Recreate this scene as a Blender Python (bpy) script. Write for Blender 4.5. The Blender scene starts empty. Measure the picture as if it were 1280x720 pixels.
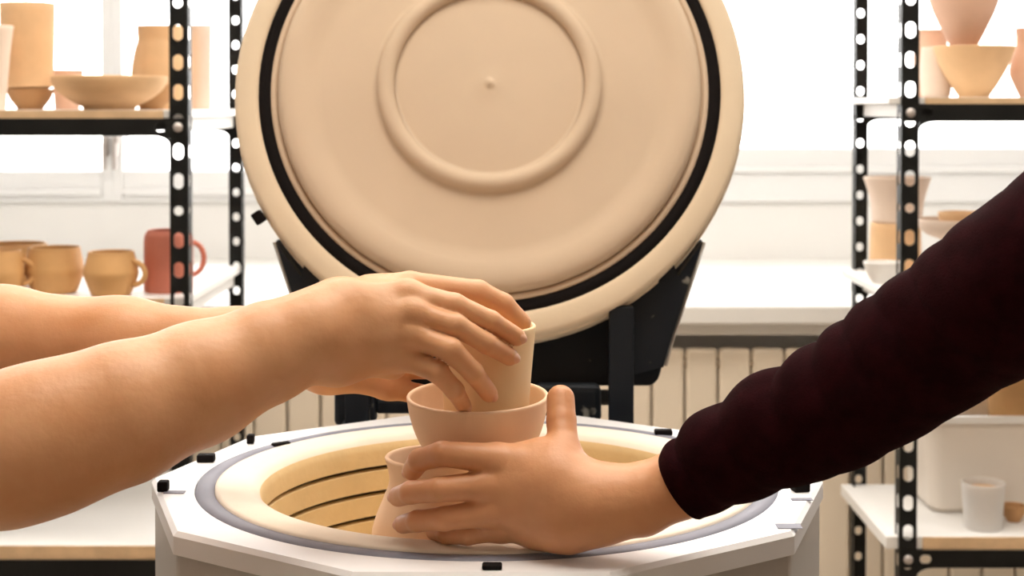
import bpy, bmesh, math, random
import numpy as np
from mathutils import Vector, Matrix, noise
random.seed(7)
PI = math.pi
# ------------------------------------------------------------------ camera
CZ = 1.34            # eye height
F = 1970.0           # focal length in pixels of a 1280 wide frame
HY = 130.0           # image row of the horizon
PITCH = math.radians(1.2)
cam_d = bpy.data.cameras.new('camera'); cam = bpy.data.objects.new('camera', cam_d)
bpy.context.scene.collection.objects.link(cam); bpy.context.scene.camera = cam
cam_d.sensor_width = 36; cam_d.lens = F / 1280 * 36
cam.location = (0, 0, CZ); cam.rotation_euler = (PI / 2 - PITCH, 0, 0)
cam_d.shift_y = (HY + F * math.tan(PITCH) - 360) / 1280
cam_d.dof.use_dof = True; cam_d.dof.focus_distance = 1.36; cam_d.dof.aperture_fstop = 10.0
cam_d.clip_start = 0.05
# ------------------------------------------------------------------ light
sc = bpy.context.scene
sc.view_settings.view_transform = 'Standard'; sc.view_settings.look = 'None'
sc.view_settings.gamma = 1; sc.view_settings.use_curve_mapping = False
sc.view_settings.exposure = 0.12
w = bpy.data.worlds.new('world'); sc.world = w; w.use_nodes = True
bg = w.node_tree.nodes['Background']
bg.inputs[0].default_value = (1.0, 0.955, 0.90, 1); bg.inputs[1].default_value = 1.15
def area(name, loc, rot, sx, sy, power, col):
    l = bpy.data.lights.new(name, 'AREA'); l.shape = 'RECTANGLE'; l.size = sx; l.size_y = sy
    l.energy = power; l.color = col
    o = bpy.data.objects.new(name, l); sc.collection.objects.link(o)
    o.location = loc; o.rotation_euler = rot
    return o
area('daylight_through_windows', (0, 5.35, 1.95), (-PI / 2 - 0.25, 0, 0), 5.0, 1.7, 120, (1.0, 0.98, 0.96))
area('ceiling_fill', (0.1, 1.35, 2.70), (0, 0, 0), 1.3, 0.9, 25, (1.0, 0.90, 0.78))  # added warm fill from above for kiln, lid and hands; no fixture modelled
area('ceiling_fill', (0, 2.72, 2.72), (0, 0, 0), 3.4, 0.5, 44, (1.0, 0.94, 0.86))  # added rear fill, brightens the radiator and the low rack shelves

# ------------------------------------------------------------------ helpers
C = sc.collection
def W(px, py, d):
    "point seen at pixel (px,py) of the 1280x720 frame at distance d into the room"
    return Vector(((px - 640) / F * d, d, CZ - (py - HY) / F * d))
def zt(py, d): return CZ - (py - HY) / F * d
def xs(px, d): return (px - 640) / F * d

def mat(name, col, rough=0.6, var=0.0, vscale=8, bump=0.0, bscale=60, metal=0.0, sss=0.0, coat=0.0, trans=0.0, spec=None, col2=None):
    m = bpy.data.materials.new(name); m.use_nodes = True
    nt = m.node_tree; b = nt.nodes['Principled BSDF']
    b.inputs['Base Color'].default_value = (*col, 1); b.inputs['Roughness'].default_value = rough
    b.inputs['Metallic'].default_value = metal
    if coat: b.inputs['Coat Weight'].default_value = coat
    if spec is not None: b.inputs['Specular IOR Level'].default_value = spec
    if trans: b.inputs['Transmission Weight'].default_value = trans
    if sss:
        b.inputs['Subsurface Weight'].default_value = sss
        b.inputs['Subsurface Radius'].default_value = (0.012, 0.004, 0.002); b.inputs['Subsurface Scale'].default_value = 1.0
    tc = nt.nodes.new('ShaderNodeTexCoord')
    if var or col2:
        n = nt.nodes.new('ShaderNodeTexNoise'); n.inputs['Scale'].default_value = vscale; n.inputs['Detail'].default_value = 5
        nt.links.new(tc.outputs['Object'], n.inputs['Vector'])
        r = nt.nodes.new('ShaderNodeValToRGB')
        c2 = col2 if col2 else tuple(min(1, c * (1 + var)) for c in col)
        c1 = col if col2 else tuple(c * (1 - var) for c in col)
        r.color_ramp.elements[0].position = 0.32; r.color_ramp.elements[1].position = 0.68
        r.color_ramp.elements[0].color = (*c1, 1); r.color_ramp.elements[1].color = (*c2, 1)
        nt.links.new(n.outputs['Fac'], r.inputs['Fac']); nt.links.new(r.outputs['Color'], b.inputs['Base Color'])
    if bump:
        n2 = nt.nodes.new('ShaderNodeTexNoise'); n2.inputs['Scale'].default_value = bscale; n2.inputs['Detail'].default_value = 4
        nt.links.new(tc.outputs['Object'], n2.inputs['Vector'])
        bp = nt.nodes.new('ShaderNodeBump'); bp.inputs['Strength'].default_value = bump; bp.inputs['Distance'].default_value = 0.004
        nt.links.new(n2.outputs['Fac'], bp.inputs['Height']); nt.links.new(bp.outputs['Normal'], b.inputs['Normal'])
    return m

M = {}
M['white_wall'] = mat('white_wall', (0.88, 0.87, 0.85), 0.8, 0.02, 2)
M['warm_wall'] = mat('warm_wall', (0.50, 0.40, 0.30), 0.85, 0.04, 2)
M['sill'] = mat('sill', (0.86, 0.84, 0.80), 0.45, 0.02, 3)
M['frame'] = mat('frame', (0.86, 0.86, 0.86), 0.4, 0.02, 3)
M['floor'] = mat('floor', (0.45, 0.36, 0.27), 0.6, 0.08, 3)
M['radiator'] = mat('radiator', (0.86, 0.75, 0.60), 0.45, 0.03, 3)
M['joint'] = mat('joint', (0.30, 0.23, 0.16), 0.6, 0.1, 10)
M['black_steel'] = mat('black_steel', (0.006, 0.0065, 0.006), 0.5, 0.3, 20, spec=0.25)
M['bolt'] = mat('bolt', (0.5, 0.45, 0.42), 0.4, 0.1, 30, metal=0.5)
M['board'] = mat('board', (0.88, 0.86, 0.83), 0.5, 0.02, 4)
M['ply'] = mat('ply', (0.72, 0.49, 0.28), 0.6, 0.10, 30)
M['kiln_white'] = mat('kiln_white', (0.90, 0.90, 0.92), 0.4, 0.02, 6)
M['kiln_side'] = mat('kiln_side', (0.52, 0.49, 0.46), 0.35, 0.03, 6)
M['seal'] = mat('seal', (0.22, 0.225, 0.28), 0.6, 0.10, 14)
M['collar'] = mat('collar', (0.88, 0.79, 0.67), 0.8, 0.03, 14, bump=0.15)
M['brick'] = mat('brick', (0.86, 0.66, 0.36), 0.85, 0.07, 12, bump=0.25)
M['element'] = mat('element', (0.05, 0.035, 0.02), 0.5, 0.2, 30, metal=0.6)
M['lid'] = mat('lid', (0.655, 0.515, 0.375), 0.75, 0.03, 7, bump=0.12, bscale=25)
M['lid_rim'] = mat('lid_rim', (0.77, 0.635, 0.46), 0.7, 0.03, 9, bump=0.15, bscale=40)
M['gasket'] = mat('gasket', (0.007, 0.005, 0.005), 0.8, 0.2, 20, spec=0.15)
M['shell'] = mat('shell', (0.55, 0.52, 0.48), 0.35, 0.05, 9, metal=0.6)
def navy():
    m = mat('navy_steel', (0.008, 0.012, 0.018), 0.5, 0.3, 14, spec=0.25)
    nt = m.node_tree; b = nt.nodes['Principled BSDF']
    tc = nt.nodes.new('ShaderNodeTexCoord'); n = nt.nodes.new('ShaderNodeTexNoise'); n.inputs['Scale'].default_value = 38; n.inputs['Detail'].default_value = 2
    nt.links.new(tc.outputs['Object'], n.inputs['Vector'])
    r = nt.nodes.new('ShaderNodeValToRGB'); r.color_ramp.elements[0].position = 0.70; r.color_ramp.elements[1].position = 0.76
    r.color_ramp.elements[0].color = (0.007, 0.011, 0.017, 1); r.color_ramp.elements[1].color = (0.30, 0.30, 0.27, 1)
    nt.links.new(n.outputs['Fac'], r.inputs['Fac']); nt.links.new(r.outputs['Color'], b.inputs['Base Color'])
    return m
M['navy'] = navy()
M['skin'] = mat('skin_light', (0.79, 0.44, 0.24), 0.45, 0, 14, bump=0.12, bscale=120, sss=0.15, col2=(0.67, 0.325, 0.15))
M['skin2'] = mat('skin_tan', (0.75, 0.38, 0.195), 0.45, 0, 14, bump=0.12, bscale=120, sss=0.15, col2=(0.62, 0.28, 0.125))
M['nail'] = mat('nail', (0.78, 0.44, 0.29), 0.42, 0.04, 40, sss=0.1)
M['sweater'] = mat('sweater', (0.017, 0.0020, 0.0032), 0.95, 0.25, 60, bump=0.25, bscale=700, spec=0.06)
M['shirt'] = mat('shirt', (0.75, 0.72, 0.68), 0.9, 0.04, 20)
M['trousers'] = mat('trousers', (0.05, 0.06, 0.09), 0.9, 0.1, 20)
M['hair'] = mat('hair', (0.05, 0.03, 0.02), 0.6, 0.3, 60)
M['cup'] = mat('clay_peach', (0.94, 0.71, 0.43), 0.7, 0.03, 20, bump=0.06)
M['bowl'] = mat('clay_pink', (0.92, 0.66, 0.45), 0.75, 0.03, 20, bump=0.06)
M['clay_tan'] = mat('clay_tan', (0.78, 0.50, 0.27), 0.75, 0.05, 20)
M['clay_amber'] = mat('clay_amber', (0.68, 0.38, 0.15), 0.6, 0.06, 20)
M['clay_brown'] = mat('clay_brown', (0.52, 0.28, 0.12), 0.7, 0.06, 20)
M['clay_pale'] = mat('clay_pale', (0.84, 0.68, 0.56), 0.75, 0.03, 20)
M['clay_blush'] = mat('clay_blush', (0.82, 0.53, 0.38), 0.75, 0.04, 20)
M['clay_red'] = mat('clay_red', (0.62, 0.20, 0.13), 0.6, 0.06, 20)
M['tub'] = mat('tub_plastic', (0.80, 0.72, 0.63), 0.4, 0.03, 6)
M['white_ceramic'] = mat('white_ceramic', (0.85, 0.82, 0.78), 0.35, 0.02, 12)
M['glass'] = mat('glass', (1, 1, 1), 0.02, trans=1.0)
M['glass'].node_tree.nodes['Principled BSDF'].inputs['IOR'].default_value = 1.05
M['milky'] = mat('milky_plastic', (0.9, 0.86, 0.82), 0.3, 0.02, 10, trans=0.35)

def obj(name, bm, m, parent=None, smooth=False, bevel=0, autos=None):
    me = bpy.data.meshes.new(name)
    if not isinstance(bm, bpy.types.Mesh):
        bmesh.ops.recalc_face_normals(bm, faces=bm.faces[:]); bm.to_mesh(me); bm.free()
    else: me = bm
    o = bpy.data.objects.new(name, me); C.objects.link(o)
    me.materials.append(M[m] if isinstance(m, str) else m)
    if smooth:
        me.polygons.foreach_set('use_smooth', [True] * len(me.polygons))
        if autos is not None:
            try: me.set_sharp_from_angle(angle=math.radians(autos))
            except Exception: pass
    if bevel:
        b = o.modifiers.new('bevel', 'BEVEL'); b.width = bevel; b.segments = 2; b.limit_method = 'ANGLE'
    if parent:
        o.parent = parent
        o.matrix_parent_inverse = Matrix.Identity(4)
        l = parent_world(parent)
        if l.length: me.transform(Matrix.Translation(-l))
    return o
def parent_world(p):
    l = Vector((0, 0, 0))
    while p is not None: l = l + p.location; p = p.parent
    return l
def thing(name, label, cat, loc=(0, 0, 0), group=None):
    o = bpy.data.objects.new(name, None); C.objects.link(o); o.location = loc; o.empty_display_size = 0.05
    o['label'] = label; o['category'] = cat
    if group: o['group'] = group
    return o
def tag(o, label, cat, group=None):
    o['label'] = label; o['category'] = cat
    if group: o['group'] = group
    return o
def struct(name, bm, m, parent=None, **k):
    o = obj(name, bm, m, parent, **k)
    if parent is None: o['kind'] = 'structure'
    return o
def box(bm, x0, x1, y0, y1, z0, z1):
    r = bmesh.ops.create_cube(bm, size=1)
    for v in r['verts']:
        v.co = Vector((x0 + (v.co.x + .5) * (x1 - x0), y0 + (v.co.y + .5) * (y1 - y0), z0 + (v.co.z + .5) * (z1 - z0)))
    return r['verts']
def B(*a):
    bm = bmesh.new(); box(bm, *a); return bm
def lathe(prof, c=(0, 0, 0), n=64, rot=None, close=False):
    "prof: list of (r,z) -> revolved about z"
    bm = bmesh.new(); rings = []
    for r, z in prof:
        if r < 1e-6: rings.append([bm.verts.new((0, 0, z))])
        else: rings.append([bm.verts.new((r * math.cos(2 * PI * i / n), r * math.sin(2 * PI * i / n), z)) for i in range(n)])
    pairs = list(zip(rings[:-1], rings[1:])) + ([(rings[-1], rings[0])] if close else [])
    for a, b in pairs:
        for i in range(n):
            j = (i + 1) % n
            q = []
            for v in ((a[0] if len(a) == 1 else a[i]), (a[0] if len(a) == 1 else a[j]), (b[0] if len(b) == 1 else b[j]), (b[0] if len(b) == 1 else b[i])):
                if v not in q: q.append(v)
            if len(q) > 2: bm.faces.new(q)
    T = Matrix.Translation(Vector(c)) @ (rot if rot else Matrix.Identity(4))
    bmesh.ops.transform(bm, matrix=T, verts=bm.verts[:])
    return bm
def smoothprof(pts, sub=4):
    "Catmull-Rom through (r,z)"
    out = []
    P = [pts[0]] + list(pts) + [pts[-1]]
    for i in range(1, len(P) - 2):
        p0, p1, p2, p3 = P[i - 1], P[i], P[i + 1], P[i + 2]
        for s in range(sub):
            t = s / sub
            out.append(tuple(0.5 * ((2 * p1[k]) + (-p0[k] + p2[k]) * t + (2 * p0[k] - 5 * p1[k] + 4 * p2[k] - p3[k]) * t * t + (-p0[k] + 3 * p1[k] - 3 * p2[k] + p3[k]) * t ** 3) for k in (0, 1)))
    out.append(tuple(pts[-1]))
    return [(max(0, r), z) for r, z in out]
def hollow(pts, t=0.005, floor=None, sub=4):
    "open vessel: outer profile bottom->rim, rounded lip, inner wall back down"
    o = smoothprof(pts, sub)
    zb = o[0][1]; floor = zb + (t * 1.4) if floor is None else floor
    rim_r, rim_z = o[-1]
    prof = [(0, zb + 0.001), (o[0][0] * 0.75, zb + 0.001), (o[0][0] * 0.85, zb)] + o
    prof += [(rim_r - t * 0.25, rim_z + t * 0.35), (rim_r - t * 0.75, rim_z + t * 0.35)]
    inner = [(max(0.002, r - t), z) for r, z in reversed(o) if z > floor]
    return prof + inner + [(inner[-1][0] * 0.7, floor), (0, floor)]
def tube(bm, pts, r, n=8, cap=True):
    pts = [Vector(p) for p in pts]; rings = []
    rr = r if isinstance(r, (list, tuple)) else [r] * len(pts)
    ref = Vector((0, 0, 1)); t0 = (pts[1] - pts[0]).normalized()
    if abs(t0.dot(ref)) > 0.95: ref = Vector((0, 1, 0))
    u = t0.cross(ref).normalized()
    for i, p in enumerate(pts):
        t = (pts[min(i + 1, len(pts) - 1)] - pts[max(i - 1, 0)]).normalized()
        u = (u - t * u.dot(t)).normalized(); v = t.cross(u)
        rings.append([bm.verts.new(p + (u * math.cos(2 * PI * k / n) + v * math.sin(2 * PI * k / n)) * rr[i]) for k in range(n)])
    for a, b in zip(rings[:-1], rings[1:]):
        for k in range(n): bm.faces.new((a[k], a[(k + 1) % n], b[(k + 1) % n], b[k]))
    if cap: bm.faces.new(rings[0][::-1]); bm.faces.new(rings[-1])
def prism(poly, d0, d1):
    "polygon of world (x,z) extruded from depth d0 to d1 (values or per-point lists)"
    bm = bmesh.new()
    a = [bm.verts.new((x, d0 if not isinstance(d0, list) else d0[i], z)) for i, (x, z) in enumerate(poly)]
    b = [bm.verts.new((x, d1 if not isinstance(d1, list) else d1[i], z)) for i, (x, z) in enumerate(poly)]
    bm.faces.new(a); bm.faces.new(b[::-1]); n = len(a)
    for i in range(n): bm.faces.new((a[i], b[i], b[(i + 1) % n], a[(i + 1) % n]))
    return bm

# ------------------------------------------------------------------ the room
WY = 4.85            # plane of the windows
LZ = CZ - 0.475      # ledge top
struct('floor', B(-3.2, 3.2, -1.2, 5.0, -0.1, 0.0), 'floor')
struct('ceiling', B(-3.2, 3.2, -1.2, 5.0, 2.8, 2.9), 'white_wall')
struct('wall_front', B(-3.2, 3.2, -1.3, -1.2, 0, 2.8), 'warm_wall')
struct('wall_left', B(-3.3, -3.2, -1.2, 5.0, 0, 2.8), 'white_wall')
struct('wall_right', B(3.2, 3.3, -1.2, 5.0, 0, 2.8), 'white_wall')
bm = bmesh.new()
box(bm, -3.2, 3.2, 3.92, 5.0, 0, LZ - 0.05)          # deep parapet that carries the ledge
box(bm, -3.2, 3.2, WY, 5.0, LZ - 0.05, CZ - 0.30)
box(bm, -3.2, 3.2, WY, 5.0, 2.62, 2.8)
struct('wall_back', bm, 'white_wall')
bm = B(-3.2, 3.2, 3.70, WY, LZ - 0.045, LZ)
struct('trim_1', bm, 'sill', bevel=0.006)
bm = B(-3.2, 3.2, 3.74, 3.92, LZ - 0.075, LZ - 0.046)
struct('trim_2', bm, 'sill', bevel=0.004)
edges = [-3.2, xs(-500, WY) , xs(142, WY), xs(690, WY), xs(1330, WY), 3.2]
for i in range(5):
    x0, x1 = edges[i], edges[i + 1]; fw = 0.032; z0, z1 = CZ - 0.30, 2.62
    bm = bmesh.new(); zs = CZ - 0.205 if i != 3 else CZ - 0.135
    box(bm, x0, x0 + fw, WY - .02, WY + .07, z0, z1); box(bm, x1 - fw, x1, WY - .02, WY + .07, z0, z1)
    box(bm, x0 + fw, x1 - fw, WY - .02, WY + .07, z0, zs); box(bm, x0 + fw, x1 - fw, WY - .02, WY + .07, z1 - .06, z1)
    box(bm, x0 + fw, x1 - fw, WY - .035, WY - .02, zs - 0.075, zs - 0.055)
    f = struct('window_%d' % (i + 1), bm, 'frame', bevel=0.004)
    obj('window_pane', B(x0 + fw, x1 - fw, WY + .03, WY + .036, zs, z1 - .06), 'glass', f)
    if i in (1, 2):
        bm = bmesh.new(); hx = x1 - 0.016 if i == 1 else x0 + 0.016
        box(bm, hx - .008, hx + .008, WY - .045, WY - .021, CZ - .16, CZ - .10); box(bm, hx - .006, hx + .006, WY - .06, WY - .045, CZ - .20, CZ - .12)
        obj('window_handle', bm, 'bolt', f, bevel=0.002)

# radiator below the ledge
rt = CZ - (437 - HY) / F * 3.76
rad = thing('radiator', 'cream sectional radiator below the white window ledge', 'radiator', (0, 3.8, 0.1))
p = 0.0795
for i in range(-9, 19):
    x = xs(857, 3.76) + (i - 6) * p
    bm = bmesh.new()
    box(bm, x + 0.0022, x + p - 0.0022, 3.76, 3.785, 0.12, rt)
    box(bm, x + 0.022, x + p - 0.022, 3.785, 3.87, 0.16, rt - 0.012)
    obj('section', bm, 'radiator', rad, bevel=0.008)
bm = bmesh.new()
for z in (0.20, rt - 0.036):
    tube(bm, [(xs(857, 3.76) - 15 * p, 3.80, z), (xs(857, 3.76) + 13 * p, 3.80, z)], 0.014, 12)
obj('header_pipe', bm, 'radiator', rad, smooth=True)
for i in range(-9, 18):
    x = xs(857, 3.76) + (i - 5) * p
    bm = bmesh.new(); tube(bm, [(x - 0.0055, 3.775, rt - 0.036), (x + 0.0055, 3.775, rt - 0.036)], 0.013, 14)
    obj('joint_ring', bm, 'joint', rad)

# ------------------------------------------------------------------ shelving racks
def perf(bm, origin, u, v, wid, cells, th):
    """perforated strip: starts at origin, runs along v, width along u, thickness along n=u x v.
       cells = list of (length, hole_halfwidth, hole_halfheight) ; halfwidth 0 = blank"""
    origin, u, v = Vector(origin), Vector(u), Vector(v); n = u.cross(v).normalized()
    pos = 0
    for L, hw, hh in cells:
        out = []
        for side in range(4):
            for k in range(5):
                t = k / 5
                a = [(-.5 + t, -.5), (.5, -.5 + t), (.5 - t, .5), (-.5, .5 - t)][side]
                out.append((a[0] * wid, a[1] * L))
        c = origin + v * (pos + L / 2)
        if hw <= 0:
            q = [(-wid / 2, -L / 2), (wid / 2, -L / 2), (wid / 2, L / 2), (-wid / 2, L / 2)]
            f = [bm.verts.new(c + u * a + v * b) for a, b in q]; g = [bm.verts.new(c + u * a + v * b + n * th) for a, b in q]
            bm.faces.new(f); bm.faces.new(g[::-1])
            for i in range(4): bm.faces.new((f[i], g[i], g[(i + 1) % 4], f[(i + 1) % 4]))
        else:
            hole = []
            for a, b in out:
                ang = math.atan2(b / L, a / wid)
                cx, cy = math.cos(ang), math.sin(ang)
                s = hh - hw                 # stadium: straight part half length
                # superellipse-ish stadium
                x = hw * cx; y = hw * cy + (s if cy > 0.01 else (-s if cy < -0.01 else 0))
                hole.append((x, y))
            F0 = [bm.verts.new(c + u * a + v * b) for a, b in out]; H0 = [bm.verts.new(c + u * a + v * b) for a, b in hole]
            F1 = [bm.verts.new(c + u * a + v * b + n * th) for a, b in out]; H1 = [bm.verts.new(c + u * a + v * b + n * th) for a, b in hole]
            N = len(out)
            for i in range(N):
                j = (i + 1) % N
                bm.faces.new((F0[i], F0[j], H0[j], H0[i])); bm.faces.new((F1[j], F1[i], H1[i], H1[j]))
                bm.faces.new((H0[i], H0[j], H1[j], H1[i]))
                if abs(out[i][0]) > wid * .499 and abs(out[j][0]) > wid * .499: bm.faces.new((F0[j], F0[i], F1[i], F1[j]))
        pos += L
def rack(label, xa, xb, y0, y1, shelves, inner, over, z_hole, boards):
    """xa<xb outer edges of the rack; inner = side ('a' or 'b') nearest the kiln"""
    r = thing('shelving_rack', label, 'shelves', ((xa + xb) / 2, (y0 + y1) / 2, 0), 'slotted black shelving racks')
    pw = 0.0335; pit = 0.0565
    for (x, s) in ((xa, 1), (xb, -1)):
        for y, fr in ((y0, 1), (y1, -1)):
            bm = bmesh.new(); top = 2.05
            start = (z_hole - pit / 2) % pit
            cells = [(start, 0, 0)] + [(pit, 0.0098, 0.0152) if k % 7 != 5 else (pit, 0.0092, 0.0093) for k in range(int((top - start) / pit))]
            if fr < 0: cells = [(start, 0, 0)] + [(pit * 1.0, 0.0078, 0.0095)] * int((top - start) / pit)
            perf(bm, (x, y, 0), (1, 0, 0), (0, 0, 1), pw, cells, 0.0022)
            perf(bm, (x - s * (pw / 2), y + fr * pw / 2, 0), (0, 1, 0), (0, 0, 1), pw, cells, 0.0022)
            obj('post', bm, 'black_steel', r)
            f = bmesh.new(); box(f, x - .02, x + .02, y - .02, y + .02, 0, 0.012)
            obj('foot', f, 'black_steel', r)
    for z, bt in shelves:
        for y, dy in ((y0, -0.0035), (y1, 0.0035)):
            bm = bmesh.new()
            L = xb - xa + pw; h = 0.0335
            n = 24; cells = [(0.0335, 0, 0), (0.0335, 0.0085, 0.011)] + [(L - 0.134, 0, 0)] + [(0.0335, 0.0085, 0.011), (0.0335, 0, 0)]
            perf(bm, (xa - pw / 2, y + dy, z - bt - h / 2), (0, 0, 1), (1, 0, 0), h, cells, 0.002)
            # flange that carries the board
            box(bm, xa + pw / 2, xb - pw / 2, min(y, y + (0.03 if dy < 0 else -0.03)), max(y, y + (0.03 if dy < 0 else -0.03)), z - bt - 0.0022, z - bt - 0.0002)
            obj('shelf_beam', bm, 'black_steel', r)
            for x, s in ((xa, 1), (xb, -1)):     # curved gusset under the beam end
                g = []
                for k in range(7):
                    a = k / 6 * PI / 2; g.append((x + s * (pw / 2 + 0.030 * (1 - math.sin(a))), z - bt - h - 0.016 * (1 - math.cos(a))))
                g.append((x + s * pw / 2, z - bt - h))
                obj('gusset', prism(g, y + dy - .001, y + dy + .001), 'black_steel', r)
                bb = lathe([(0, 0), (0.0092, 0.0), (0.0085, 0.003), (0, 0.004)], (x, y + (-.005 if dy < 0 else .005), z - bt - h / 2), 20, Matrix.Rotation(PI / 2 if dy < 0 else -PI / 2, 4, 'X'))
                obj('bolt', bb, 'bolt', r, smooth=True)
        for x in (xa, xb):
            bm = B(x - .0012, x + .0012, y0 + .04, y1 - .04, z - bt - .026, z - bt - .001)
            obj('side_rail', bm, 'board', r)
        x0, x1 = xa + 0.02, xb - 0.02
        if inner == 'a': x0 = xa - over
        else: x1 = xb + over
        f = obj('shelf_board', B(x0, x1, y0 + .0075, y1 - .006, z - bt, z), 'board', r, bevel=0.0015)
        obj('edge_band', B(max(x0, xa + .03), min(x1, xb - .03), y0 + .0035, y0 + .0073, z - bt, z - 0.0004), 'ply', f)
    return r
LX = -0.635; LY0, LY1 = 3.0, 3.626
RX = 0.7576; RY0, RY1 = 3.0, 3.43
zl_top, zl_mid, zl_low = zt(137.5, 3), zt(374, 3), zt(686, 3)
zr_top, zr_mid, zr_low = zt(121.5, 3), zt(366, 3), zt(675, 3)
rack('black slotted steel shelving rack at the left, its middle shelf full of mugs', LX - 0.95, LX, LY0, LY1,
     [(zl_top, .016), (zl_mid, .016), (zl_low, .026), (1.95, .016)], 'b', 0.012, zt(41, 3), None)
rack('black slotted steel shelving rack at the right with a plastic tub on its low shelf', RX, RX + 0.95, RY0, RY1,
     [(zr_top, .013), (zr_mid, .016), (zr_low, .024), (1.95, .016)], 'a', 0.040, zt(37.5, 3), None)

# ------------------------------------------------------------------ pots on the racks
def pot(name, label, cat, px, d, z, pts, m, t=0.005, group=None, rot=None, floor=None, sub=4):
    "pts (r,h) in px-of-image units already in metres"
    o = obj(name, lathe(hollow([(r, h) for r, h in pts], t, floor, sub), (0, 0, 0), 56), m, smooth=True, autos=50)
    o.location = (xs(px, d), d, z)
    if rot: o.rotation_euler = rot
    return tag(o, label, cat, group)
gl = 'pots on the top shelf of the left rack'; gr = 'pots on the top shelf of the right rack'
s = 3.15 / F
pot('small_bowl', 'small brown clay bowl under the tall tan vase', 'bowl', 38, 3.15, zl_top, [(16 * s, 0), (17 * s, 3 * s), (25 * s, 14 * s), (29 * s, 25 * s)], 'clay_brown', group=gl)
pot('tall_vase', 'tall straight tan clay vase standing on a small bowl', 'vase', 35, 3.15, zl_top + 20 * s, [(17 * s, 0), (20 * s, 4.5 * s), (31 * s, 9 * s), (31 * s, 14 * s), (32.5 * s, 60 * s), (33.5 * s, 112 * s)], 'clay_tan', group=gl)
s = 3.05 / F
pot('flared_pot', 'pale pink flared pot cut by the left edge of the photo', 'pot', -8, 3.05, zl_top, [(14 * s, 0), (15 * s, 4 * s), (18 * s, 40 * s), (21 * s, 75 * s), (25 * s, 104 * s)], 'clay_pale', group=gl)
s = 3.1 / F
pot('serving_bowl', 'wide low tan serving bowl on the top left shelf', 'bowl', 137, 3.1, zl_top, [(31 * s, 0), (34 * s, 4 * s), (50 * s, 13 * s), (64 * s, 24 * s), (70 * s, 34 * s), (71.5 * s, 41 * s)], 'clay_tan', 0.006, group=gl)
s = 3.32 / F
pot('clay_bowl', 'clay bowl behind the wide serving bowl next to the rack post', 'bowl', 190, 3.24, zl_top, [(13 * s, 0), (14 * s, 3 * s), (24 * s, 14 * s), (29 * s, 30 * s)], 'clay_brown', group=gl)
s = 3.42 / F
pot('necked_jar', 'tan jar with a wide neck behind the serving bowl', 'jar', 201, 3.42, zl_top, [(26 * s, 0), (33 * s, 20 * s), (36 * s, 45 * s), (32 * s, 72 * s), (28 * s, 86 * s), (28.5 * s, 94 * s), (29 * s, 103 * s)], 'clay_tan', group=gl)
s = 3.5 / F
pot('slim_vase', 'slim pale vase between the two posts of the left rack', 'vase', 252, 3.5, zl_top, [(10 * s, 0), (12 * s, 4 * s), (12 * s, 60 * s), (13 * s, 104 * s)], 'clay_pale', group=gl)
s = 3.3 / F
pot('shallow_dish', 'shallow clay dish showing just above the serving bowl', 'dish', 84, 3.28, zl_top, [(14 * s, 0), (15 * s, 3 * s), (17 * s, 30 * s), (20 * s, 48 * s)], 'clay_blush', group=gl)

s = 3.15 / F
pot('conical_bowl', 'conical tan bowl holding a funnel shaped vase', 'bowl', 1217, 3.15, zr_top, [(19 * s, 0), (20 * s, 3 * s), (30 * s, 18 * s), (42 * s, 40 * s), (48 * s, 56 * s), (50 * s, 63 * s)], 'clay_tan', group=gr)
pot('funnel_vase', 'peach funnel shaped vase standing in the conical bowl', 'vase', 1204, 3.15, zr_top + 8 * s, [(10 * s, 0), (11 * s, 10 * s), (15 * s, 50 * s), (18 * s, 58 * s), (29 * s, 80 * s), (41 * s, 108 * s), (52 * s, 150 * s)], 'clay_blush', group=gr)
s = 3.33 / F
pot('round_pot', 'peach pot behind the conical bowl beside the rack post', 'pot', 1163, 3.33, zr_top, [(15 * s, 0), (17 * s, 3 * s), (21 * s, 35 * s), (21 * s, 60 * s), (18 * s, 78 * s), (19 * s, 84 * s)], 'clay_blush', group=gr)
s = 3.2 / F
pot('pale_pot', 'pale pot partly hidden by the left side of the conical bowl', 'pot', 1170, 3.2, zr_top, [(15 * s, 0), (18 * s, 6 * s), (20 * s, 35 * s), (18 * s, 62 * s)], 'clay_pale', group=gr)
s = 3.2 / F
pot('bellied_vase', 'peach bellied vase cut by the right edge of the photo', 'vase', 1291, 3.2, zr_top, [(16 * s, 0), (22 * s, 12 * s), (29 * s, 30 * s), (27 * s, 45 * s), (21 * s, 65 * s), (22 * s, 86 * s)], 'clay_blush', group=gr)

# mugs
gm = 'mugs on the middle shelf of the left rack'
def mug(label, px, d, r, h, m, ang, bulge=1.12, sh='barrel', name='mug', cat='mug'):
    t = thing(name, label, cat, (xs(px, d), d, zl_mid), gm)
    if sh == 'barrel': pr = [(r * .72, 0), (r * .82, h * .06), (r * bulge, h * .45), (r * bulge * .98, h * .65), (r * .93, h * .94), (r * .92, h)]
    else: pr = [(r * .93, 0), (r, h * .05), (r, h * .5), (r * .99, h * .88), (r * .90, h * .97), (r * .84, h)]
    obj('mug_body', lathe(hollow(pr, 0.004), t.location, 48), m, t, smooth=True, autos=50)
    bm = bmesh.new(); pts = []
    ca, sa = math.cos(ang), math.sin(ang)
    for k in range(13):
        a = -PI / 2 + PI * k / 12
        rr = r * .95 + math.cos(a) * r * .55; pts.append(t.location + Vector((ca * rr, sa * rr, h * .52 + math.sin(a) * h * .27)))
    tube(bm, pts, r * .11, 10)
    obj('handle', bm, m, t, smooth=True)
    return t
s = 3.06 / F
mug('amber barrel mug at the left edge of the shelf, cut by the photo', 0, 3.05, 27 * s, 56 * s, 'clay_amber', 0.1, 1.05)
mug('amber barrel mug with its handle hidden behind it, second of the row', 67, 3.1, 35 * s, 57 * s, 'clay_amber', 1.8, 1.04)
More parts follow.
